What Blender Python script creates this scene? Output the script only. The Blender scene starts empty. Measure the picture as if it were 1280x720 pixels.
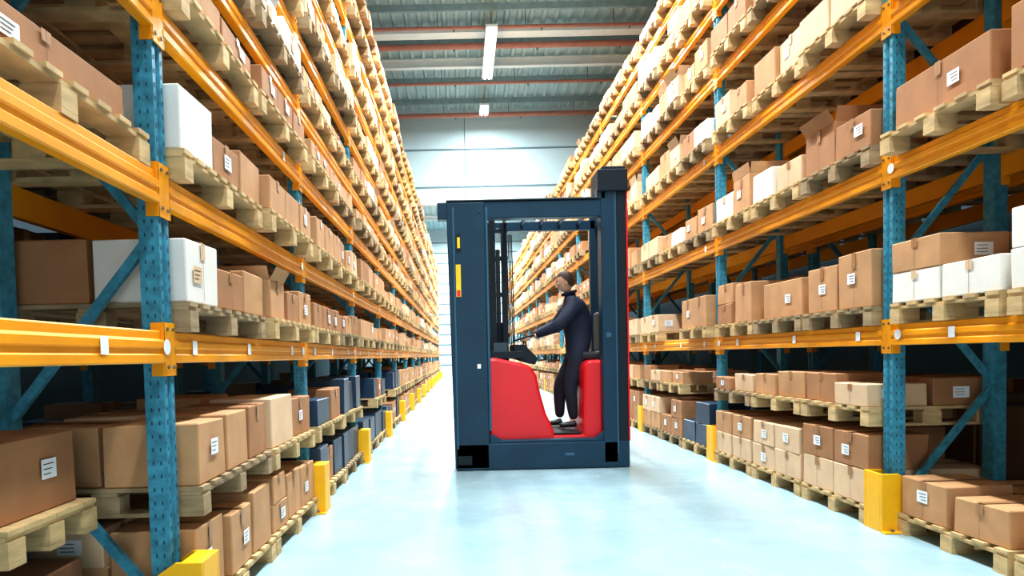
import bpy, math, random
from mathutils import Vector, Matrix
S=bpy.context.scene
try:
    S.view_settings.view_transform='Standard'
    S.view_settings.exposure=0.22
    S.view_settings.gamma=0.90
except Exception: pass

# ---------------------------------------------------------------- materials
def lin(c):
    return tuple(((v/255)/12.92 if v/255<=0.04045 else ((v/255+0.055)/1.055)**2.4) for v in c)
def mat(name,rgb,rough=0.6,metal=0.0,var=0.12,scale=6.0,bump=0.0,emis=0.0,stretch=(1,1,1),spec=0.5):
    m=bpy.data.materials.new(name); m.use_nodes=True
    nt=m.node_tree; n=nt.nodes; b=n['Principled BSDF']
    c=lin(rgb)
    b.inputs['Roughness'].default_value=rough; b.inputs['Metallic'].default_value=metal
    b.inputs['Specular IOR Level'].default_value=spec
    tc=n.new('ShaderNodeTexCoord'); mp=n.new('ShaderNodeMapping'); nz=n.new('ShaderNodeTexNoise')
    mp.inputs['Scale'].default_value=stretch
    nz.inputs['Scale'].default_value=scale; nz.inputs['Detail'].default_value=4
    cr=n.new('ShaderNodeValToRGB')
    cr.color_ramp.elements[0].position=0.3; cr.color_ramp.elements[1].position=0.7
    cr.color_ramp.elements[0].color=tuple(v*(1-var) for v in c)+(1,)
    cr.color_ramp.elements[1].color=tuple(min(1,v*(1+var)) for v in c)+(1,)
    nt.links.new(tc.outputs['Object'],mp.inputs[0]); nt.links.new(mp.outputs[0],nz.inputs['Vector'])
    nt.links.new(nz.outputs['Fac'],cr.inputs[0]); nt.links.new(cr.outputs[0],b.inputs['Base Color'])
    if bump>0:
        bp=n.new('ShaderNodeBump'); bp.inputs['Strength'].default_value=bump; bp.inputs['Distance'].default_value=0.01
        nt.links.new(nz.outputs['Fac'],bp.inputs['Height']); nt.links.new(bp.outputs[0],b.inputs['Normal'])
    if emis>0:
        b.inputs['Emission Color'].default_value=c+(1,); b.inputs['Emission Strength'].default_value=emis
    return m
M={}
M['card1']=mat('cardboard_tan',(194,146,102),0.8,var=0.12,scale=5)
M['card2']=mat('cardboard_brown',(170,120,80),0.8,var=0.12,scale=5)
M['card3']=mat('cardboard_light',(220,186,150),0.8,var=0.08,scale=5)
M['card4']=mat('cardboard_white',(234,228,220),0.7,var=0.05,scale=5)
M['card5']=mat('cardboard_dark',(122,82,54),0.85,var=0.12,scale=5)
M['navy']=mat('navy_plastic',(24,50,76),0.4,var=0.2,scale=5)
M['tape']=mat('packing_tape',(172,126,84),0.35,var=0.05)
M['label']=mat('paper_label',(240,242,244),0.6,var=0.02)
M['ink']=mat('printed_ink',(50,50,56),0.6,var=0.05)
M['wood']=mat('pallet_wood',(200,170,122),0.8,var=0.25,scale=7,stretch=(1,1,3))
M['wood2']=mat('pallet_wood_weathered',(162,138,104),0.85,var=0.25,scale=7,stretch=(1,1,3))
M['beam']=mat('rack_beam_orange',(250,160,8),0.42,var=0.10,scale=3)
M['blue']=mat('rack_upright_blue',(56,136,160),0.5,var=0.34,scale=26)
M['hole']=mat('rack_hole_shadow',(30,78,98),0.8,var=0.1)
M['yel']=mat('guard_yellow',(250,184,10),0.45,var=0.10,scale=5)
M['steel']=mat('bolt_steel',(120,126,130),0.35,metal=0.8)

# ---------------------------------------------------------------- mesh builder
class MB:
    def __init__(s): s.v=[];s.f=[];s.m=[];s.names=[]
    def mi(s,k):
        if k not in s.names: s.names.append(k)
        return s.names.index(k)
    def poly(s,pts,k):
        b=len(s.v); s.v+= [tuple(p) for p in pts]; s.f.append(tuple(range(b,b+len(pts)))); s.m.append(s.mi(k))
    def box(s,c,d,k,rz=0.0,ry=0.0,rx=0.0,M4=None):
        b=len(s.v); hx,hy,hz=d[0]/2,d[1]/2,d[2]/2
        R=None
        if rz or ry or rx: R=Matrix.Rotation(rz,3,'Z')@Matrix.Rotation(ry,3,'Y')@Matrix.Rotation(rx,3,'X')
        for i in (-1,1):
            for j in (-1,1):
                for l in (-1,1):
                    p=Vector((i*hx,j*hy,l*hz))
                    if R: p=R@p
                    s.v.append((c[0]+p.x,c[1]+p.y,c[2]+p.z))
        mi=s.mi(k)
        for q in ((0,1,3,2),(4,6,7,5),(0,4,5,1),(2,3,7,6),(0,2,6,4),(1,5,7,3)):
            s.f.append(tuple(b+t for t in q)); s.m.append(mi)
    def cbox(s,c,d,k,ch,rz=0.0,jit=0.0,rnd=random):
        # chamfered box
        h=(d[0]/2,d[1]/2,d[2]/2); cz,sz=math.cos(rz),math.sin(rz); idx={}
        for i in (-1,1):
            for j in (-1,1):
                for l in (-1,1):
                    jx,jy,jz=[rnd.uniform(-jit,jit) for _ in range(3)]
                    for a in range(3):
                        p=[i*(h[0]-ch),j*(h[1]-ch),l*(h[2]-ch)]
                        p[a]=(i,j,l)[a]*h[a]
                        x,y,z=p[0]+jx,p[1]+jy,p[2]+(jz if l>0 else 0)
                        idx[(i,j,l,a)]=len(s.v)
                        s.v.append((c[0]+x*cz-y*sz,c[1]+x*sz+y*cz,c[2]+z))
        mi=s.mi(k)
        def add(*q): s.f.append(tuple(q)); s.m.append(mi)
        for sg in (-1,1):
            add(*[idx[(sg,j,l,0)] for j,l in ((-1,-1),(1,-1),(1,1),(-1,1))])
            add(*[idx[(i,sg,l,1)] for i,l in ((-1,-1),(1,-1),(1,1),(-1,1))])
            add(*[idx[(i,j,sg,2)] for i,j in ((-1,-1),(1,-1),(1,1),(-1,1))])
        for p in (-1,1):
            for q in (-1,1):
                add(idx[(p,q,-1,0)],idx[(p,q,1,0)],idx[(p,q,1,1)],idx[(p,q,-1,1)])
                add(idx[(p,-1,q,0)],idx[(p,1,q,0)],idx[(p,1,q,2)],idx[(p,-1,q,2)])
                add(idx[(-1,p,q,1)],idx[(1,p,q,1)],idx[(1,p,q,2)],idx[(-1,p,q,2)])
                for l in (-1,1): add(idx[(p,q,l,0)],idx[(p,q,l,1)],idx[(p,q,l,2)])
    def prism(s,pts,axis,a0,a1,k):
        n=len(pts); b=len(s.v)
        for a in (a0,a1):
            for p in pts:
                s.v.append({'x':(a,p[0],p[1]),'y':(p[0],a,p[1]),'z':(p[0],p[1],a)}[axis])
        mi=s.mi(k)
        for i in range(n):
            j=(i+1)%n; s.f.append((b+i,b+j,b+n+j,b+n+i)); s.m.append(mi)
        s.f.append(tuple(b+i for i in range(n))); s.m.append(mi)
        s.f.append(tuple(b+n+i for i in reversed(range(n)))); s.m.append(mi)
    def bar(s,p,q,w,t,k):
        p=Vector(p);q=Vector(q);d=q-p;z=d.normalized()
        up=Vector((0,1,0)) if abs(z.y)<0.9 else Vector((1,0,0))
        x=up.cross(z).normalized(); y=z.cross(x)
        b=len(s.v)
        for e in (p,q):
            for i,j in ((-1,-1),(1,-1),(1,1),(-1,1)):
                s.v.append(tuple(e+x*(i*w/2)+y*(j*t/2)))
        mi=s.mi(k)
        for fc in ((0,1,5,4),(1,2,6,5),(2,3,7,6),(3,0,4,7),(3,2,1,0),(4,5,6,7)):
            s.f.append(tuple(b+t_ for t_ in fc)); s.m.append(mi)
    def cyl(s,p,q,r,k,n=16,r2=None):
        p=Vector(p);q=Vector(q);z=(q-p).normalized()
        up=Vector((0,0,1)) if abs(z.z)<0.9 else Vector((1,0,0))
        x=up.cross(z).normalized(); y=z.cross(x); b=len(s.v)
        if r2 is None: r2=r
        for e,rr in ((p,r),(q,r2)):
            for i in range(n):
                a=2*math.pi*i/n; s.v.append(tuple(e+x*(rr*math.cos(a))+y*(rr*math.sin(a))))
        mi=s.mi(k)
        for i in range(n):
            j=(i+1)%n; s.f.append((b+i,b+j,b+n+j,b+n+i)); s.m.append(mi)
        s.f.append(tuple(b+i for i in reversed(range(n)))); s.m.append(mi)
        s.f.append(tuple(b+n+i for i in range(n))); s.m.append(mi)
    def obj(s,name,origin=(0,0,0),bevel=0,parent=None,fixn=True):
        me=bpy.data.meshes.new(name)
        o=Vector(origin)
        me.from_pydata([tuple(Vector(v)-o) for v in s.v],[],s.f)
        for k in s.names: me.materials.append(M[k])
        me.polygons.foreach_set('material_index',s.m); me.update()
        if fixn:
            import bmesh
            bm=bmesh.new(); bm.from_mesh(me); bmesh.ops.recalc_face_normals(bm,faces=bm.faces); bm.to_mesh(me); bm.free()
        ob=bpy.data.objects.new(name,me); ob.location=o; S.collection.objects.link(ob)
        if bevel:
            md=ob.modifiers.new('Bevel','BEVEL'); md.width=bevel; md.segments=2; md.limit_method='ANGLE'
        if parent: setpar(ob,parent)
        return ob
def setpar(ob,p):
    ob.parent=p; ob.matrix_parent_inverse=Matrix.Translation(p.location).inverted()
def empty(name,loc):
    e=bpy.data.objects.new(name,None); e.location=loc; e.empty_display_size=0.3; S.collection.objects.link(e); return e

# ---------------------------------------------------------------- layout
XL=-1.33; XR=3.02; RD=0.80
LB=2.65; RB=3.10
LY0=0.37; RY0=1.60
NL=15; NR=13
LEV_L=[1.37,2.08,2.85,3.42,4.05,4.75,5.5,6.1]
LEV_R=[1.38,2.53,3.58,4.45,5.25,6.0]
BH=0.145

def rack(name,xf,s,y0,bay,nb,levels,top,detail=True):
    """xf: front (aisle) plane, s: direction from aisle into the rack (+1/-1)"""
    mb=MB()
    W=0.10
    for i in range(nb+1):
        y=y0+i*bay
        for side,xa in (('f',xf),('b',xf+s*RD)):
            d=s if side=='f' else -s
            # omega-profile post
            pr=[(xa,y-W/2),(xa,y-0.022),(xa+d*0.014,y-0.018),(xa+d*0.014,y+0.018),(xa,y+0.022),(xa,y+W/2),
                (xa+d*0.09,y+W/2),(xa+d*0.09,y+W/2-0.02),(xa+d*0.09,y-W/2+0.02),(xa+d*0.09,y-W/2)]
            mb.prism(pr,'z',0.0,top,'blue')
            mb.box((xa+d*0.045,y,0.006),(0.16,0.16,0.012),'blue')
            if detail and i<5 and side=='f':
                z=0.06
                while z<top-0.05:
                    for off in (-0.035,0.035):
                        x=xa-d*0.0015
                        mb.poly([(x,y+off-0.005,z),(x,y+off+0.005,z+0.004),(x,y+off+0.004,z+0.024),(x,y+off-0.006,z+0.020)],'hole')
                    for off in (0.028,0.062):
                        yy=y-W/2-0.0015
                        xx=xa+d*off
                        mb.poly([(xx-0.004,yy,z),(xx+0.004,yy,z),(xx+0.004,yy,z+0.018),(xx-0.004,yy,z+0.018)],'hole')
                    z+=0.06
        # bracing
        z=0.16; k=0; st=0.86
        xa=xf+s*0.05; xb=xf+s*(RD-0.05)
        mb.bar((xa,y,z),(xb,y,z),0.04,0.03,'blue')
        while z+st<top:
            p,q=((xa,y,z),(xb,y,z+st)) if k%2==0 else ((xb,y,z),(xa,y,z+st))
            mb.bar(p,q,0.042,0.03,'blue')
            if detail and i<4:
                for e in (p,q): mb.cyl((e[0],y-0.022,e[2]),(e[0],y+0.022,e[2]),0.012,'steel',8)
            z+=st; k+=1
        mb.bar((xa,y,z),(xb,y,z),0.04,0.03,'blue')
    # beams
    t=0.05
    for lz in levels:
        for side,xa in (('f',xf),('b',xf+s*RD)):
            d=s if side=='f' else -s
            x0=xa-d*0.012
            h=BH/2
            pr=[(x0+d*t,lz-h),(x0+d*0.006,lz-h),(x0,lz-h+0.006),(x0,lz-h+0.036),(x0+d*0.008,lz-h+0.042),(x0+d*0.008,lz-0.008),(x0,lz-0.002),
                (x0,lz+h-0.048),(x0+d*0.016,lz+h-0.036),(x0+d*0.016,lz+h-0.006),(x0+d*0.022,lz+h),(x0+d*t,lz+h)]
            for i in range(nb):
                ya=y0+i*bay+0.052; yb=y0+(i+1)*bay-0.052
                mb.prism(pr,'y',ya,yb,'beam')
                for ye,sg in ((ya,1),(yb,-1)):
                    # connector plate wraps the post
                    mb.box((xa-d*0.006,ye-sg*0.022,lz-0.01),(0.008,0.062,0.24),'beam')
                    mb.box((xa+d*0.02,ye+sg*0.003,lz-0.01),(0.06,0.006,0.24),'beam')
                    if detail and i<4 and side=='f':
                        for dz in (-0.09,0.08):
                            mb.cyl((xa-d*0.009,ye-sg*0.024,lz+dz),(xa-d*0.016,ye-sg*0.024,lz+dz),0.009,'steel',6)
    if detail:
        # location labels on the beams
        rr=random.Random(4 if s>0 else 9)
        for li,lz in enumerate(levels[:3]):
            for i in range(min(nb,8)):
                for fr in (0.12,0.42,0.8,0.97):
                    yc=y0+i*bay+fr*bay+rr.uniform(-0.05,0.05)
                    if li>0 and rr.random()<0.6: continue
                    x=xf-s*0.016
                    hw,hh=0.028,0.034
                    if fr>0.9:
                        pts=[(x,yc+0.036*math.cos(a*math.pi/6),lz+0.036*math.sin(a*math.pi/6)) for a in range(12)]
                        mb.poly(pts,'label')
                    else:
                        mb.poly([(x,yc-hw,lz-hh),(x,yc+hw,lz-hh),(x,yc+hw,lz+hh),(x,yc-hw,lz+hh)],'label')
    return mb.obj(name,origin=(xf,y0,0))

rack('pallet_rack',XL,-1,LY0,LB,NL,LEV_L,6.45)
rack('pallet_rack',XR,1,RY0,RB,NR,LEV_R,6.35)
# rows standing back to back with them
rack('pallet_rack',XL-RD-0.28-RD,1,LY0,LB,NL,[1.38,2.5,3.6,4.7,5.8],6.45,False)
rack('pallet_rack',XR+RD+0.28+RD,-1,RY0,RB,NR,LEV_R,6.35,False)

# upright guards
def guard(x,y,s):
    mb=MB(); h=0.41
    xf=x-s*(0.16 if s<0 else 0.11)
    L=0.34 if s<0 else 0.38
    # bent plate: wall facing the aisle, wings either side with a sloped top
    pr=[(xf,0.0),(xf,h),(xf+s*0.12,h),(xf+s*L,h-0.15),(xf+s*L,0)]
    mb.prism(pr,'y',y-0.105,y-0.085,'yel')
    mb.prism(pr,'y',y+0.085,y+0.105,'yel')
    mb.box((xf+s*0.01,y,h/2),(0.02,0.17,h),'yel')
    if s<0: mb.prism([(xf+s*0.02,h-0.012),(xf+s*0.02,h),(xf+s*0.10,h),(xf+s*0.10,h-0.012)],'y',y-0.085,y+0.085,'yel')
    mb.box((xf+s*0.06,y-0.13,0.006),(0.14,0.05,0.012),'yel')
    mb.cyl((xf+s*0.06,y-0.13,0.012),(xf+s*0.06,y-0.13,0.03),0.014,'steel',6)
    mb.obj('upright_guard',origin=(x,y,0),bevel=0.004)
for i in range(NL+1): guard(XL,LY0+i*LB,-1)
for i in range(NR+1): guard(XR,RY0+i*RB,1)

# ---------------------------------------------------------------- pallets + boxes
def pallet(mb,xc,yc,z,dx,dy,k='wood',rz=0.0,full=True):
    """dx across the rack, dy along the aisle; height 0.14"""
    def B(x,y,zz,sx,sy,sz):
        c,s_=math.cos(rz),math.sin(rz)
        mb.box((xc+x*c-y*s_,yc+x*s_+y*c,z+zz),(sx,sy,sz),k,rz=rz)
    for i in range(3):
        yy=(-dy/2+0.05)+(dy-0.1)*i/2
        B(0,yy,0.011,dx,0.1,0.020)
        if full:
            for j in range(3): B(-dx/2+0.07+(dx-0.14)*j/2,yy,0.061,0.14,0.098,0.078)
        else:
            for j in (0,2): B(-dx/2+0.07+(dx-0.14)*j/2,yy,0.061,0.14,0.098,0.078)
    for j in range(3): B(-dx/2+0.07+(dx-0.14)*j/2,0,0.110,0.12,dy,0.018)
    nb=max(6,int(dy/0.15))
    for i in range(nb):
        yy=-dy/2+0.05+(dy-0.1)*i/(nb-1)
        B(0,yy,0.130,dx,0.094,0.020)
    return z+0.141

def carton(mb,x,y,z,dx,dy,dz,k,rnd,s,rz=0.0,near=False):
    """carton with base at z. s: direction away from aisle"""
    c,sn=math.cos(rz),math.sin(rz)
    if near: mb.cbox((x,y,z+dz/2),(dx,dy,dz),k,0.006,rz,0.004,rnd)
    else: mb.box((x,y,z+dz/2),(dx,dy,dz),k,rz=rz)
    def W(px,py,pz): return (x+px*c-py*sn,y+px*sn+py*c,z+pz)
    e=0.006 if near else 0.003
    tk='tape' if k!='card4' else 'card3'
    if k=='navy': return
    # tape over the top and down the aisle face
    if rnd.random()<0.8:
        w=0.026
        mb.poly([W(-dx/2,-w,dz+e),W(dx/2,-w,dz+e),W(dx/2,w,dz+e),W(-dx/2,w,dz+e)],tk)
        xx=-s*(dx/2+e)
        mb.poly([W(xx,-w,dz*0.72),W(xx,w,dz*0.72),W(xx,w,dz),W(xx,-w,dz)],tk)
        if near: mb.poly([W(xx,-0.0015,dz*0.05),W(xx,0.0015,dz*0.05),W(xx,0.0015,dz),W(xx,-0.0015,dz)],'card5')
    # labels
    if rnd.random()<0.45:
        lw,lh=min(0.10,dy*0.3),min(0.08,dz*0.4)
        xx=-s*(dx/2+e+0.001); yo=rnd.uniform(-0.2,0.2)*dy; zo=rnd.uniform(0.45,0.6)*dz
        mb.poly([W(xx,yo-lw/2,zo-lh/2),W(xx,yo+lw/2,zo-lh/2),W(xx,yo+lw/2,zo+lh/2),W(xx,yo-lw/2,zo+lh/2)],'label' if k!='card4' else 'card3')
        if near:
            for q in range(3):
                zz=zo-lh/2+lh*(0.25+0.25*q); x2=xx-s*0.001
                mb.poly([W(x2,yo-lw*0.38,zz-0.002),W(x2,yo+lw*(0.1+0.1*q),zz-0.002),W(x2,yo+lw*(0.1+0.1*q),zz+0.002),W(x2,yo-lw*0.38,zz+0.002)],'ink')
    if rnd.random()<0.3:
        yy=-(dy/2+e+0.001); lw,lh=min(0.12,dx*0.3),min(0.09,dz*0.4)
        xo=rnd.uniform(-0.2,0.2)*dx; zo=rnd.uniform(0.4,0.6)*dz
        mb.poly([W(xo-lw/2,yy,zo-lh/2),W(xo+lw/2,yy,zo-lh/2),W(xo+lw/2,yy,zo+lh/2),W(xo-lw/2,yy,zo+lh/2)],'label' if k!='card4' else 'card3')
        if near:
            for q in range(3):
                zz=zo-lh/2+lh*(0.25+0.25*q)
                mb.poly([W(xo-lw*0.38,yy-0.001,zz-0.002),W(xo+lw*0.2,yy-0.001,zz-0.002),W(xo+lw*0.2,yy-0.001,zz+0.002),W(xo-lw*0.38,yy-0.001,zz+0.002)],'ink')
def flaps(mb,x,y,z,dx,dy,k,rnd):
    f=min(dx,dy)*0.3
    for sg in (-1,1):
        a=rnd.uniform(0.1,0.6)
        mb.poly([(x+sg*dx/2,y-dy/2,z),(x+sg*dx/2,y+dy/2,z),(x+sg*(dx/2+f*math.sin(a)),y+dy/2,z+f*math.cos(a)),(x+sg*(dx/2+f*math.sin(a)),y-dy/2,z+f*math.cos(a))],k)
        a=rnd.uniform(0.1,0.6)
        mb.poly([(x-dx/2,y+sg*dy/2,z),(x+dx/2,y+sg*dy/2,z),(x+dx/2,y+sg*(dy/2+f*math.sin(a)),z+f*math.cos(a)),(x-dx/2,y+sg*(dy/2+f*math.sin(a)),z+f*math.cos(a))],k)

def load(mb,xf,s,ya,yb,z,hmax,rnd,near,style=None,pal=True,inset=-0.09,full=True,tones=None,fl=True):
    """one pallet position: aisle face at xf, runs ya..yb"""
    dy=yb-ya; dx=0.93; yc=(ya+yb)/2; xc=xf+s*(inset+dx/2)
    if pal: z=pallet(mb,xc,yc,z,dx,dy,rnd.choice(['wood','wood','wood2']),rnd.uniform(-0.015,0.015),full)
    hm=hmax-0.141
    st=style or rnd.choice(['cols','cols','big','mix','layers','layers','mix'])
    T=tones or (['card1','card2','card1','card4','card1','card2','card3'])
    base=rnd.choice(T)
    if st=='corner':
        # one white carton at the near front corner, brown cartons behind it
        cw=dy/3
        for i in range(3):
            for r in range(2):
                k='card4' if (i==0 and r==0) else rnd.choice(['card1','card2'])
                h=hm*(0.86 if (i==0) else rnd.uniform(0.55,0.72))
                carton(mb,xf+s*(inset+dx*(0.25+0.5*r)),ya+cw*(i+0.5),z,dx/2*0.95,cw*0.94,h,k,rnd,s,rnd.uniform(-0.04,0.04),near)
    elif st=='big':
        h=hm*rnd.uniform(0.6,0.92); w=dy*rnd.uniform(0.7,0.95)
        carton(mb,xc+s*0.02,yc,z,dx*0.9,w,h,base,rnd,s,rnd.uniform(-0.03,0.03),near)
    elif st in('cols','mix'):
        n=2 if dy<1.0 else rnd.choice([2,3]); cw=dy/n
        for i in range(n):
            y=ya+cw*(i+0.5)
            for r in range(2):
                h=hm*rnd.uniform(0.5,0.95) if st=='mix' else hm*rnd.uniform(0.72,0.9)
                k=rnd.choice(T) if st=='mix' or rnd.random()<0.3 else base
                w=cw*rnd.uniform(0.82,0.97); d=dx/2*rnd.uniform(0.85,0.97)
                x=xf+s*(inset+dx*(0.25+0.5*r)+rnd.uniform(0,0.02))
                if h>0.36 and rnd.random()<0.5:
                    carton(mb,x,y,z,d,w,h/2-0.001,k,rnd,s,rnd.uniform(-0.03,0.03),near)
                    carton(mb,x,y,z+h/2,d*0.97,w*0.96,h/2,rnd.choice(T),rnd,s,rnd.uniform(-0.07,0.07),near)
                else:
                    carton(mb,x,y,z,d,w,h,k,rnd,s,rnd.uniform(-0.04,0.04),near)
                    if fl and r==0 and rnd.random()<0.12: flaps(mb,x,y,z+h,d*0.97,w*0.97,k,rnd)
    else:
        nl=max(1,int(hm/0.2)); lh=min(0.26,hm*rnd.uniform(0.8,0.95)/nl); n=3 if dy>1 else 2; cw=dy/n
        for L in range(nl):
            k=rnd.choice(T) if rnd.random()<0.5 else base
            for i in range(n):
                for r in range(2):
                    if L==nl-1 and L>0 and rnd.random()<0.18: continue
                    carton(mb,xf+s*(inset+dx*(0.25+0.5*r)),ya+cw*(i+0.5),z+L*lh,dx/2*0.95,cw*0.95,lh-0.002,k,rnd,s,rnd.uniform(-0.02,0.02),near)

rnd=random.Random(31)
def fill(side):
    if side=='L': xf,s,y0,bay,nb,lev,npal=XL,-1,LY0,LB,NL,LEV_L,2
    else: xf,s,y0,bay,nb,lev,npal=XR,1,RY0,RB,NR,LEV_R,3
    far=MB()
    for i in range(nb):
        near=i<3
        pitch=(bay-0.14)/npal
        for p in range(npal):
            ya=y0+i*bay+0.07+pitch*p+0.02; yb=ya+pitch-0.045
            if yb<0.9: continue
            # racked levels
            for li,lz in enumerate(lev):
                top=(lev[li+1]-BH/2) if li+1<len(lev) else lz+0.47
                h=top-(lz+BH/2)-0.05
                if rnd.random()<0.03 and i>1: continue
                if side=='L' and i==0 and li==0: continue
                mb=MB() if near else far
                h2=min(h,0.60 if side=='R' else 0.47)*rnd.uniform(0.8,1.0)
                tones=['card1','card2','card1','card3','card1','card2'] if side=='L' else ['card1','card2','card1','card3','card4','card2','card3']
                if (side=='R' and li>=2) or i>7: tones=['card1','card3','card4','card3','card1','card2']
                elif li>=3: tones=['card1','card2','card1','card3','card3','card4','card2']
                if side=='R' and li==0 and i==0: load(mb,xf,s,ya,yb,lz+BH/2,0.62,rnd,near,style='layers',inset=-0.05,tones=['card4','card1','card4','card1'])
                elif side=='R' and li==2 and i==0:
                    load(mb,xf,s,ya,yb,lz+BH/2,0.72,rnd,near,style='big',inset=-0.09,tones=['card4'])
                    # hand-marked strokes on the white carton
                    xx=xf-0.09+0.06; zc=lz+BH/2+0.141+0.26; yc=(ya+yb)/2
                    for (a,b,c_,d_) in ((-0.18,0.08,-0.18,-0.04),(-0.18,-0.04,-0.09,-0.04),(-0.05,0.0,0.02,0.04),(0.02,0.04,0.05,-0.02),(0.10,-0.05,0.20,-0.03)):
                        mb.bar((xx-0.03,yc+a,zc+b),(xx-0.03,yc+c_,zc+d_),0.012,0.008,'ink')
                elif side=='R' and li==0 and i==1: load(mb,xf,s,ya,yb,lz+BH/2,0.64,rnd,near,style='big' if p==1 else 'cols',inset=-0.07,tones=['card1','card2'],fl=False)
                elif side=='L' and i==0: load(mb,xf,s,ya,yb,lz+BH/2,h2*0.8,rnd,near,style='big' if li<2 else None,inset=0.0,tones=['card2','card5'])
                elif side=='L' and i==1 and p==0 and li<2: load(mb,xf,s,ya,yb,lz+BH/2,0.49,rnd,near,style='corner',inset=-0.07)
                else: load(mb,xf,s,ya,yb,lz+BH/2,h2,rnd,near,inset=-0.09+rnd.uniform(-0.03,0.03),full=i<6,tones=tones)
                if near: mb.obj('pallet_of_boxes',origin=(xf+s*0.4,(ya+yb)/2,lz+BH/2),fixn=True)
            # floor: two tiers
            if side=='L' and i==0 and p==0: continue
            mb=MB() if near else far
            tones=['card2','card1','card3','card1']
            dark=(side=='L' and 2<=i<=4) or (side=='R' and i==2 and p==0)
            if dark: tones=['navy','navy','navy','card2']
            if side=='R' and i==0:
                load(mb,xf,s,ya,yb,0.0,0.44,rnd,near,style='cols',tones=['card1','card3'],inset=0.0,fl=False)
            elif side=='L' and i==0:
                load(mb,xf,s,ya+0.62,yb,0.0,0.56,rnd,near,style='big',tones=['card5'],inset=0.30)
                load(mb,xf,s,ya+0.62,yb,0.57,0.50,rnd,near,style='big',tones=['card2'],inset=0.30)
            else:
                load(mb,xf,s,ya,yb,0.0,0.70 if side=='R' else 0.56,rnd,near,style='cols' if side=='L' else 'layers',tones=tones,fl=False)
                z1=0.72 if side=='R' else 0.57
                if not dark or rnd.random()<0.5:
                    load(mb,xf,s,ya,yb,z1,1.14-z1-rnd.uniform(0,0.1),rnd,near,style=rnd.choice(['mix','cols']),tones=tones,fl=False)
            if near: mb.obj('pallet_of_boxes',origin=(xf+s*0.4,(ya+yb)/2,0))
    far.obj('stacked_pallets_of_boxes',origin=(xf,y0+3*bay,0))
fill('L'); fill('R')
# stock in the back-to-back rows
for (xa,s,y0,bay,nb,lev) in ((XL-RD-0.28,-1,LY0,LB,NL,[0.0-BH/2,1.38,2.5,3.6,4.7,5.8]),(XR+RD+0.28,1,RY0,RB,NR,[-BH/2]+LEV_R)):
    mb=MB()
    for i in range(nb):
        n=3; pitch=(bay-0.14)/n
        for p in range(n):
            ya=y0+i*bay+0.07+pitch*p+0.02; yb=ya+pitch-0.05
            for li,lz in enumerate(lev):
                if rnd.random()<0.04: continue
                load(mb,xa,s,ya,yb,lz+BH/2,rnd.uniform(0.5,0.8) if li else rnd.uniform(0.9,1.2),rnd,False,style=rnd.choice(['big','cols']),inset=-0.05,full=False,tones=['card2','card5','card5','navy'],fl=False)
    mb.obj('stacked_pallets_of_boxes',origin=(xa,y0,0))

# ---------------------------------------------------------------- building shell
def floor_mat():
    m=bpy.data.materials.new('polished_concrete_floor'); m.use_nodes=True; nt=m.node_tree; n=nt.nodes; b=n['Principled BSDF']
    tc=n.new('ShaderNodeTexCoord'); a=n.new('ShaderNodeTexNoise'); a.inputs['Scale'].default_value=1.6; a.inputs['Detail'].default_value=9; a.inputs['Roughness'].default_value=0.7
    c=n.new('ShaderNodeValToRGB'); c.color_ramp.elements[0].position=0.25; c.color_ramp.elements[1].position=0.75
    c.color_ramp.elements[0].color=lin((146,176,188))+(1,); c.color_ramp.elements[1].color=lin((170,196,204))+(1,)
    nt.links.new(tc.outputs['Object'],a.inputs['Vector']); nt.links.new(a.outputs['Fac'],c.inputs[0]); nt.links.new(c.outputs[0],b.inputs['Base Color'])
    r=n.new('ShaderNodeMapRange'); r.inputs['To Min'].default_value=0.16; r.inputs['To Max'].default_value=0.34
    nt.links.new(a.outputs['Fac'],r.inputs['Value']); nt.links.new(r.outputs[0],b.inputs['Roughness'])
    g=n.new('ShaderNodeTexNoise'); g.inputs['Scale'].default_value=14; bp=n.new('ShaderNodeBump'); bp.inputs['Strength'].default_value=0.05
    nt.links.new(tc.outputs['Object'],g.inputs['Vector']); nt.links.new(g.outputs['Fac'],bp.inputs['Height']); nt.links.new(bp.outputs[0],b.inputs['Normal'])
    return m
M['floor']=floor_mat()
M['joint']=mat('floor_joint',(130,158,166),0.7)
M['wall']=mat('wall_panel',(190,212,218),0.6,var=0.03,scale=1)
M['dwall']=mat('side_wall_cladding',(56,78,90),0.7,var=0.06,scale=1)
M['seam']=mat('panel_seam',(104,128,138),0.7)
M['ceil']=mat('ceiling_deck',(170,196,200),0.6,var=0.06,scale=2)
M['purlin']=mat('purlin_paint',(134,160,166),0.6)
M['white']=mat('painted_white',(228,238,240),0.5,var=0.03)
M['pipe']=mat('sprinkler_pipe',(176,118,102),0.45,var=0.1)
M['lamp']=mat('lamp_tube',(235,250,255),0.5,emis=25)
CH=10.0; X0,X1=-8.0,9.5; Y0,Y1=-7.0,46.0
mb=MB(); mb.box(((X0+X1)/2,(Y0+Y1)/2,-0.1),(X1-X0,Y1-Y0,0.2),'floor')
for y in range(-3,46,6): mb.poly([(XL+0.1,y,0.001),(XR-0.2,y,0.001),(XR-0.2,y+0.006,0.001),(XL+0.1,y+0.006,0.001)],'joint')
mb.obj('floor')
mb=MB(); mb.box(((X0+X1)/2,(Y0+Y1)/2,CH+0.1),(X1-X0,Y1-Y0,0.2),'ceil')
x=X0
while x<X1:
    mb.prism([(x,CH),(x+0.04,CH-0.07),(x+0.12,CH-0.07),(x+0.16,CH)],'y',Y0,Y1,'ceil'); x+=0.32
mb.obj('ceiling',origin=(0,0,CH))
for nm,xw in (('wall_left',X0-0.1),('wall_right',X1+0.1)):
    mb=MB(); mb.box((xw,(Y0+Y1)/2,CH/2),(0.2,Y1-Y0,CH),'dwall'); mb.obj(nm)
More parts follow.
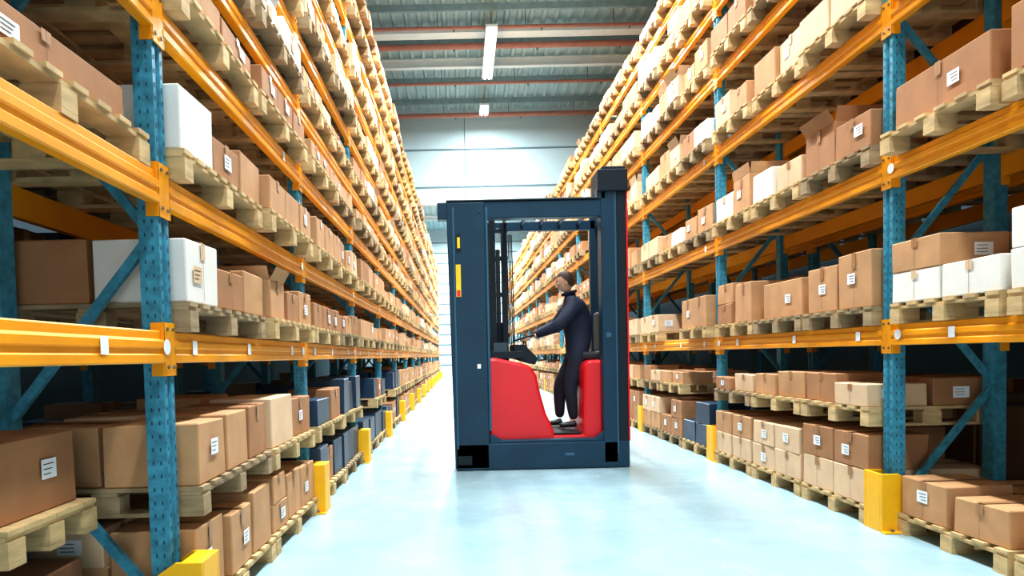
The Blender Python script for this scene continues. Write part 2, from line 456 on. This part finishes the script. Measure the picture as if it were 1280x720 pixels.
# unseen wall behind the camera, darkening side aisles; opening added to admit light
mb=MB(); mb.box(((X0-2.2)/2,Y0-0.1,CH/2),(-2.2-X0,0.2,CH),'wall'); mb.box(((X1+3.8)/2,Y0-0.1,CH/2),(X1-3.8,0.2,CH),'wall')
mb.box((0.8,Y0-0.1,(5.2+CH)/2),(6.0,0.2,CH-5.2),'wall'); mb.obj('wall_back')
mb=MB(); mb.box(((X0+X1)/2,Y1+0.1,CH/2),(X1-X0+0.4,0.2,CH),'wall')
for k in range(1,14): mb.box(((X0+X1)/2,Y1-0.01,k*0.7),(X1-X0,0.03,0.07),'seam')
mb.obj('wall_far')
mb=MB(); yw=23.6
mb.box(((X0+X1)/2,yw+0.1,(6.65+CH)/2),(X1-X0,0.2,CH-6.65),'wall')
for z in (7.25,8.55): mb.box(((X0+X1)/2,yw-0.012,z),(X1-X0,0.03,0.05),'seam')
mb.box(((X0+X1)/2,yw-0.03,6.73),(X1-X0,0.1,0.16),'white')
for x in (-5,0.3,5.6): mb.box((x,yw-0.02,8.3),(0.02,0.02,3.2),'seam')
mb.obj('wall_header')
# roof steel and services
mb=MB()
for y in [ -4.5,0.5,5.5,10.5,15.2,19.6,26,31,36,41]:
    mb.box(((X0+X1)/2,y,CH-0.32),(X1-X0,0.16,0.03),'white'); mb.box(((X0+X1)/2,y,CH-0.10),(X1-X0,0.16,0.03),'white'); mb.box(((X0+X1)/2,y,CH-0.2),(X1-X0,0.03,0.22),'white')
mb.obj('roof_beam')
mb=MB()
for y in [2,7,13,16.6,18.4,20.9,22.6,28,34]:
    mb.box(((X0+X1)/2,y,CH-0.16),(X1-X0,0.07,0.16),'purlin')
mb.obj('roof_purlin')
for y,z,r in ((16.9,9.5,0.045),(17.9,9.5,0.08),(20.3,9.5,0.045),(22.8,9.45,0.08)):
    mb=MB()
    mb.cyl((X0+0.02,y,z),(X1-0.02,y,z),r,'pipe',14)
    x=X0+1
    while x<X1:
        mb.box((x,y,(z+CH-0.09)/2),(0.02,0.02,CH-0.09-z),'steel'); mb.cyl((x+0.4,y,z-r),(x+0.4,y,z-r-0.06),0.02,'steel',8); x+=2.2
    mb.obj('sprinkler_pipe',origin=(0,y,z))
mb=MB(); mb.box(((X0+X1)/2,17.5,9.66),(X1-X0-0.04,0.35,0.14),'white'); mb.obj('cable_tray',origin=(0,17.5,9.66))

# strip lamps
def lamp(x,y,z,L,power,vis=True):
    e=empty('strip_light',(x,y,z))
    mb=MB(); mb.box((x,y,z+0.05),(0.30,L,0.06),'white')
    mb.box((x-0.14,y,z+0.0),(0.02,L,0.07),'white'); mb.box((x+0.14,y,z+0.0),(0.02,L,0.07),'white')
    for sy in (-1,1): mb.cyl((x,y+sy*L*0.4,z+0.08),(x,y+sy*L*0.4,CH-0.07),0.008,'steel',6)
    mb.obj('housing',parent=e)
    mb=MB()
    for ox in (-0.06,0.06): mb.cyl((x+ox,y-L/2+0.05,z-0.005),(x+ox,y+L/2-0.05,z-0.005),0.035,'lamp',10)
    mb.obj('tubes',parent=e)
    ld=bpy.data.lights.new('lamp_light','AREA'); ld.shape='RECTANGLE'; ld.size=0.3; ld.size_y=L; ld.energy=power; ld.color=(0.90,0.975,1.0)
    lo=bpy.data.objects.new('light',ld); lo.location=(x,y,z-0.06); S.collection.objects.link(lo); setpar(lo,e)
for y,pw in ((-1,360),(4,540),(8.5,780),(13,880),(18.0,840),(22.0,140),(27,1200),(32,1250),(37,1300),(42,1400)):  # nearest and farthest strips are out of view, added for illumination
    lamp(0.93,y,9.3,3.0 if y!=22 else 0.8,pw)

# world: bright bluish fill light entering through the added opening behind the camera
w=bpy.data.worlds.new('World'); S.world=w; w.use_nodes=True
w.node_tree.nodes['Background'].inputs[0].default_value=(0.84,0.94,1.0,1); w.node_tree.nodes['Background'].inputs[1].default_value=2.6

# ---------------------------------------------------------------- reach truck
M['tdark']=mat('truck_dark_paint',(18,56,78),0.4,var=0.12,scale=3,spec=0.3)
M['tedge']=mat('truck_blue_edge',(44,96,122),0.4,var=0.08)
M['tblack']=mat('truck_black',(12,28,40),0.5,var=0.1,spec=0.3)
M['tred']=mat('truck_red',(222,20,32),0.35,var=0.05,scale=2)
M['tsteel']=mat('mast_steel',(50,64,74),0.35,metal=0.5)
M['rub']=mat('tyre_rubber',(24,26,28),0.8)
M['seat']=mat('seat_vinyl',(30,36,44),0.6)
M['decal']=mat('decal_yellow',(246,208,30),0.5)
TY=7.45
T=empty('reach_truck',(0.9,TY+0.6,0))
def part(name,bev=0.008): 
    mb=MB(); return mb,lambda: mb.obj(name,origin=(0.9,TY+0.6,0),bevel=bev,parent=T)
mb,done=part('frame_front',0.015)
# left column (tapered outline) and base, top beam
mb.prism([(-0.09,0.02),(0.30,0.02),(0.30,3.01),(-0.13,3.01)],'y',TY,TY+0.16,'tdark')
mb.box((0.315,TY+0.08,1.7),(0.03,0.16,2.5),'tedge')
mb.box((0.72,TY+0.08,2.92),(1.9,0.14,0.19),'tdark')
mb.box((0.90,TY+0.10,0.155),(1.96,0.2,0.30),'tdark')
mb.prism([(0.3,0.30),(1.6,0.30),(1.6,0.42),(1.5,0.34),(0.44,0.34),(0.3,0.42)],'y',TY+0.02,TY+0.12,'tdark')
mb.box((0.72,TY+0.08,3.025),(1.7,0.18,0.025),'tblack')
done()
mb,done=part('frame_left_face',0.006)
mb.box((0.02,TY-0.008,0.12),(0.16,0.02,0.10),'tblack')
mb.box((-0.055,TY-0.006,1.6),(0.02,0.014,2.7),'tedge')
for z in (0.35,1.0,1.7,2.4,2.9): mb.cyl((0.24,TY-0.012,z),(0.24,TY,z),0.014,'tsteel',8)
done()
mb,done=part('decals',0)
mb.box((-0.01,TY-0.005,2.14),(0.055,0.006,0.36),'decal'); mb.box((-0.01,TY-0.009,2.0),(0.04,0.006,0.07),'tred')
mb.box((0.0,TY-0.005,2.56),(0.05,0.006,0.2),'tblack')
mb.box((0.0,TY-0.008,2.56),(0.03,0.006,0.12),'decal')
mb.box((0.2,TY-0.004,1.18),(0.04,0.006,0.05),'label'); mb.box((1.66,TY-0.004,1.5),(0.05,0.006,0.05),'tedge')
mb.box((1.2,TY-0.004,0.17),(0.10,0.006,0.03),'tedge')
done()
mb,done=part('column_right',0.012)
mb.box((1.67,TY+0.10,1.61),(0.16,0.20,3.1),'tdark'); mb.box((1.815,TY+0.12,1.62),(0.11,0.22,3.2),'tblack')
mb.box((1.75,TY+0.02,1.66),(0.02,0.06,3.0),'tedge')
mb.box((1.72,TY+0.16,3.21),(0.33,0.40,0.24),'tblack'); mb.box((1.74,TY+0.16,3.35),(0.26,0.30,0.05),'tblack')
mb.box((1.60,TY+0.06,3.07),(0.1,0.12,0.12),'tdark')
done()
mb,done=part('red_trim',0.004)
mb.box((1.884,TY+0.12,1.75),(0.018,0.20,2.9),'tred'); done()
# rear frame and roof
mb,done=part('overhead_guard',0.01)
RYb=TY+1.25
for x in (-0.02,1.76): mb.box((x,RYb,1.6),(0.12,0.10,2.9),'tdark')
mb.box((0.87,RYb,2.96),(1.9,0.10,0.12),'tdark')
for i in range(7): mb.box((0.1+i*0.24,(TY+RYb)/2,2.98),(0.035,1.2,0.05),'tdark')
for x in (-0.06,1.8): mb.box((x,(TY+RYb)/2,2.96),(0.08,1.2,0.10),'tdark')
done()
mb,done=part('mast',0.004)
for x,yy in ((0.40,0.85),(0.56,0.85),(0.40,0.55)):
    X,Y=x,TY+yy
    mb.prism([(X-0.035,Y-0.06),(X+0.035,Y-0.06),(X+0.035,Y-0.045),(X-0.01,Y-0.045),(X-0.01,Y+0.045),(X+0.035,Y+0.045),(X+0.035,Y+0.06),(X-0.035,Y+0.06)],'z',0.3,2.93,'tblack')
mb.cyl((0.48,TY+0.8,0.4),(0.48,TY+0.8,2.6),0.028,'tsteel',12)
mb.cyl((0.48,TY+0.8,0.4),(0.48,TY+0.8,1.7),0.045,'tblack',12)
for z in (1.55,2.05,2.5,2.84): mb.box((0.48,TY+0.86,z),(0.26,0.05,0.05),'tblack')
for k in range(60): mb.box((0.34,TY+0.50,0.5+k*0.04),(0.018 if k%2 else 0.026,0.02,0.03),'tsteel')
for k in range(4): mb.cyl((0.62+0.02*k,TY+0.9,1.25),(0.60+0.02*k,TY+0.9,2.8),0.008,'rub',8)
done()
mb,done=part('body_shell',0.035)
mb.prism([(0.30,0.30),(1.08,0.30),(1.04,0.44),(0.96,0.62),(0.90,0.85),(0.86,1.06),(0.80,1.16),(0.70,1.20),(0.40,1.27),(0.30,1.27)],'y',TY+0.14,TY+1.15,'tred')
mb.prism([(1.38,0.30),(1.62,0.30),(1.62,1.22),(1.46,1.22),(1.40,1.16)],'y',TY+0.14,TY+1.15,'tred')
mb.box((1.2,TY+0.64,0.34),(0.6,1.0,0.07),'tred')
done()
mb,done=part('chassis',0.015)
mb.box((0.9,TY+0.68,0.19),(1.8,0.9,0.22),'tblack'); mb.box((1.2,TY+0.6,0.385),(0.34,0.9,0.02),'rub')
done()
mb,done=part('wheels',0.006)
for x in (0.15,1.62):
    for yy in (0.32,1.1): mb.cyl((x,TY+yy-0.06,0.16),(x,TY+yy+0.06,0.16),0.16,'rub',28); mb.cyl((x,TY+yy-0.065,0.16),(x,TY+yy+0.065,0.16),0.08,'tsteel',16)
done()
mb,done=part('forks',0.004)
for yy in (0.45,0.95): mb.box((0.16,TY+yy,0.36),(0.3,0.10,0.04),'tblack'); mb.box((0.27,TY+yy,0.8),(0.04,0.10,0.9),'tblack')
done()
mb,done=part('operator_console',0.012)
mb.box((0.52,TY+0.55,1.30),(0.42,0.7,0.08),'tblack')
mb.prism([(0.62,1.26),(0.86,1.18),(0.90,1.25),(0.74,1.42),(0.62,1.42)],'y',TY+0.3,TY+1.0,'tblack')
mb.box((0.46,TY+0.30,1.38),(0.16,0.12,0.12),'tsteel'); mb.box((0.50,TY+0.9,1.46),(0.04,0.22,0.18),'tblack')
WZ=1.50
mb.cyl((0.80,TY+0.52,1.28),(0.77,TY+0.52,WZ),0.012,'tsteel',10)
for q in range(24):
    a=q*math.pi/12; b=a+math.pi/12; r=0.13
    f=lambda t:(0.76+r*math.cos(t)*0.95,TY+0.52+r*math.sin(t),WZ+r*math.cos(t)*0.25)
    mb.cyl(f(a),f(b),0.012,'rub',8)
for a in (0,2.1,4.2): mb.cyl((0.76,TY+0.52,WZ),f(a),0.009,'rub',6)
for yy in (0.78,0.84,0.9): mb.cyl((0.76,TY+yy,1.33),(0.79,TY+yy,1.48),0.008,'tsteel',8); mb.cyl((0.79,TY+yy,1.48),(0.795,TY+yy,1.52),0.016,'rub',8)
done()
mb,done=part('seat',0.03)
mb.box((1.55,TY+0.65,1.27),(0.24,0.50,0.10),'seat'); mb.box((1.69,TY+0.65,1.56),(0.06,0.46,0.48),'seat')
done()

# ---------------------------------------------------------------- operator
M['jack']=mat('navy_jacket',(20,29,52),0.8,var=0.2,scale=9,bump=0.3)
M['trou']=mat('dark_trousers',(20,27,42),0.85,var=0.2,scale=9,bump=0.3)
M['skin']=mat('skin',(220,168,138),0.5,var=0.05)
M['hair']=mat('brown_hair',(66,44,32),0.7,var=0.2,scale=60)
M['eye']=mat('eye_white',(235,235,235),0.2); M['iris']=mat('iris',(40,28,20),0.2); M['lip']=mat('lip',(170,98,88),0.5)
M['shoe']=mat('black_shoe',(18,18,20),0.5)
PY=TY+0.62
OP=empty('truck_operator',(1.4,PY,0.41))
def skinned(name,verts,edges,rad,root,sub=2):
    me=bpy.data.meshes.new(name+'_s'); me.from_pydata(verts,edges,[])
    ob=bpy.data.objects.new(name+'_s',me); S.collection.objects.link(ob)
    md=ob.modifiers.new('Skin','SKIN'); md.use_smooth_shade=True
    for i,r in enumerate(rad):
        sv=me.skin_vertices[0].data[i]; sv.radius=(r if isinstance(r,tuple) else (r,r)); sv.use_root=(i==root)
    ss=ob.modifiers.new('Sub','SUBSURF'); ss.levels=sub; ss.render_levels=sub
    dg=bpy.context.evaluated_depsgraph_get(); dg.update()
    m2=bpy.data.meshes.new_from_object(ob.evaluated_get(dg)); bpy.data.objects.remove(ob)
    o2=bpy.data.objects.new(name,m2); S.collection.objects.link(o2)
    for p in m2.polygons: p.use_smooth=True
    return o2
# operator stands on the cab floor facing -x, upper body leaning to the controls
V=[(1.40,PY,1.30),(1.40,PY,1.44),(1.385,PY,1.63),(1.35,PY,1.81),(1.315,PY,1.91),(1.295,PY,1.975)]
R=[(0.17,0.16),(0.165,0.16),(0.195,0.18),(0.18,0.155),0.08,0.058]
E=[(0,1),(1,2),(2,3),(3,4),(4,5)]
def arm(sh,el,wr):
    b=len(V); V.extend([sh,el,((el[0]+wr[0])/2,(el[1]+wr[1])/2,(el[2]+wr[2])/2),wr]); R.extend([0.098,0.076,0.062,0.042]); E.extend([(3,b),(b,b+1),(b+1,b+2),(b+2,b+3)])
wrN=(0.90,PY-0.12,1.47); wrF=(0.90,PY+0.20,1.47)
arm((1.34,PY-0.19,1.80),(1.15,PY-0.26,1.57),wrN)
arm((1.34,PY+0.19,1.80),(1.17,PY+0.27,1.58),wrF)
def leg(hip,kn,an):
    b=len(V); V.extend([hip,((hip[0]+kn[0])/2,(hip[1]+kn[1])/2,(hip[2]+kn[2])/2),kn,((kn[0]*0.6+an[0]*0.4),kn[1]*0.6+an[1]*0.4,kn[2]*0.6+an[2]*0.4),an]); R.extend([0.12,0.104,0.080,0.074,0.054]); E.extend([(0,b),(b,b+1),(b+1,b+2),(b+2,b+3),(b+3,b+4)])
leg((1.38,PY-0.10,1.21),(1.27,PY-0.13,0.87),(1.31,PY-0.13,0.50))
leg((1.38,PY+0.10,1.21),(1.19,PY+0.13,0.88),(1.19,PY+0.14,0.50))
body=skinned('body',V,E,R,0)
me=body.data; 
for k in ('jack','trou','skin'): me.materials.append(M[k])
for p in me.polygons:
    c=p.center
    if c.z<1.22: p.material_index=1
    elif c.z>1.97 and abs(c.y-PY)<0.09: p.material_index=2
    else: p.material_index=0
setpar(body,OP)
# collar
mb=MB()
for q in range(16):
    a=q*math.pi/8; b=a+math.pi/8
    f=lambda t:(1.30+0.074*math.cos(t),PY+0.074*math.sin(t),1.945+0.02*math.cos(t))
    mb.cyl(f(a),f(b),0.018,'jack',8)
mb.obj('collar',parent=OP)
# hands: palm + five finger chains
def hand(wr,sy,name):
    wx,wy,wz=wr
    V2=[(wx+0.02,wy,wz),(wx-0.03,wy,wz-0.008),(wx-0.08,wy,wz-0.016)];R2=[(0.026,0.024),(0.036,0.018),(0.038,0.014)];E2=[(0,1),(1,2)]
    obs=[skinned(name+'_palm',V2,E2,R2,0)]
    for i,(off,L) in enumerate(((-0.03,0.068),(-0.010,0.078),(0.010,0.072),(0.029,0.056))):
        yy=wy+off*sy
        p=[(wx-0.065,yy,wz-0.012),(wx-0.09,yy,wz-0.016),(wx-0.09-L*0.42,yy,wz-0.026),(wx-0.09-L*0.62,yy,wz-0.052),(wx-0.09-L*0.55,yy,wz-0.074)]
        obs.append(skinned(name+'_finger_%d'%(i+1),p,[(0,1),(1,2),(2,3),(3,4)],[0.009,0.0095,0.009,0.008,0.007],0,2))
    p=[(wx-0.02,wy-0.02*sy,wz-0.01),(wx-0.045,wy-0.048*sy,wz-0.02),(wx-0.075,wy-0.058*sy,wz-0.036),(wx-0.095,wy-0.052*sy,wz-0.05)]
    obs.append(skinned(name+'_thumb',p,[(0,1),(1,2),(2,3)],[0.013,0.012,0.010,0.008],0,2))
    for o in obs: o.data.materials.append(M['skin']); setpar(o,OP)
hand(wrN,-1,'near_hand'); hand(wrF,1,'far_hand')
# shoes
for i,(ax,ay) in enumerate(((1.31,PY-0.13),(1.19,PY+0.14))):
    o=skinned('shoe_%d'%(i+1),[(ax+0.03,ay,0.47),(ax,ay,0.46),(ax-0.09,ay,0.452),(ax-0.17,ay,0.448)],[(0,1),(1,2),(2,3)],[(0.045,0.04),(0.05,0.042),(0.044,0.034),(0.036,0.026)],0)
    o.data.materials.append(M['shoe']); setpar(o,OP)
# head
import bmesh
HC=Vector((1.255,PY,2.07)); tilt=Matrix.Rotation(-0.18,4,'Y')
def ell(name,c,r,k,seg=24,deform=None,cut=None):
    bm=bmesh.new(); bmesh.ops.create_uvsphere(bm,u_segments=seg,v_segments=seg*2//3,radius=1)
    for v in bm.verts:
        if deform: deform(v)
        v.co=Vector((v.co.x*r[0],v.co.y*r[1],v.co.z*r[2]))
    if cut: bmesh.ops.delete(bm,geom=[v for v in bm.verts if cut(v.co)],context='VERTS')
    Mx=Matrix.Translation(HC)@tilt@Matrix.Translation(Vector(c))
    bm.transform(Mx)
    me=bpy.data.meshes.new(name); bm.to_mesh(me); bm.free(); me.materials.append(M[k])
    for p in me.polygons: p.use_smooth=True
    ob=bpy.data.objects.new(name,me); S.collection.objects.link(ob); setpar(ob,OP); return ob
def hd(v):
    z=v.co.z
    if z<0:
        f=1+0.42*z; v.co.y*=f; v.co.x=v.co.x*(1+0.22*z)+0.0*z
        if v.co.x<0: v.co.x+=0.06*z
ell('head',(0,0,0),(0.100,0.077,0.122),'skin',32,hd)
def nz(v):
    if v.co.z>0: v.co.x*=(1-0.75*v.co.z); v.co.y*=(1-0.5*v.co.z)
ell('nose',(-0.098,0,-0.020),(0.024,0.014,0.028),'skin',14,nz)
for s_ in (-1,1):
    ell('eye',(-0.084,s_*0.032,0.002),(0.013,0.015,0.011),'eye',12); ell('iris',(-0.094,s_*0.032,0.002),(0.005,0.006,0.006),'iris',10)
    ell('brow',(-0.092,s_*0.032,0.022),(0.008,0.020,0.005),'hair',10)
    ell('ear',(0.002,s_*0.078,-0.012),(0.016,0.008,0.028),'skin',12)
ell('mouth',(-0.088,0,-0.062),(0.010,0.023,0.007),'lip',12)
def haircut(c):
    # hairline: high at the forehead, falling behind the ear to the nape
    line=0.066 if c.x<-0.055 else (0.066-(c.x+0.055)*1.7)
    return c.z<max(-0.07,line)
ell('hair',(0.006,0,0.006),(0.106,0.084,0.124),'hair',48,None,haircut)
OP.scale=(1.06,1.06,1.06); OP.location=(1.43,PY,0.405)

# ---------------------------------------------------------------- camera
cd=bpy.data.cameras.new('camera'); cd.sensor_width=36; cd.lens=830/1280*36
cd.clip_start=0.05; cd.clip_end=200
pitch=math.radians(2.0); 
cd.shift_x=63/1280; cd.shift_y=(85+830*math.tan(pitch))/1280
co=bpy.data.objects.new('camera',cd); S.collection.objects.link(co)
co.matrix_world=Matrix.Translation((0,0,1.30))@Matrix.Rotation(math.pi/2-pitch,4,'X')@Matrix.Rotation(math.radians(-1.3),4,'Z')
S.camera=co
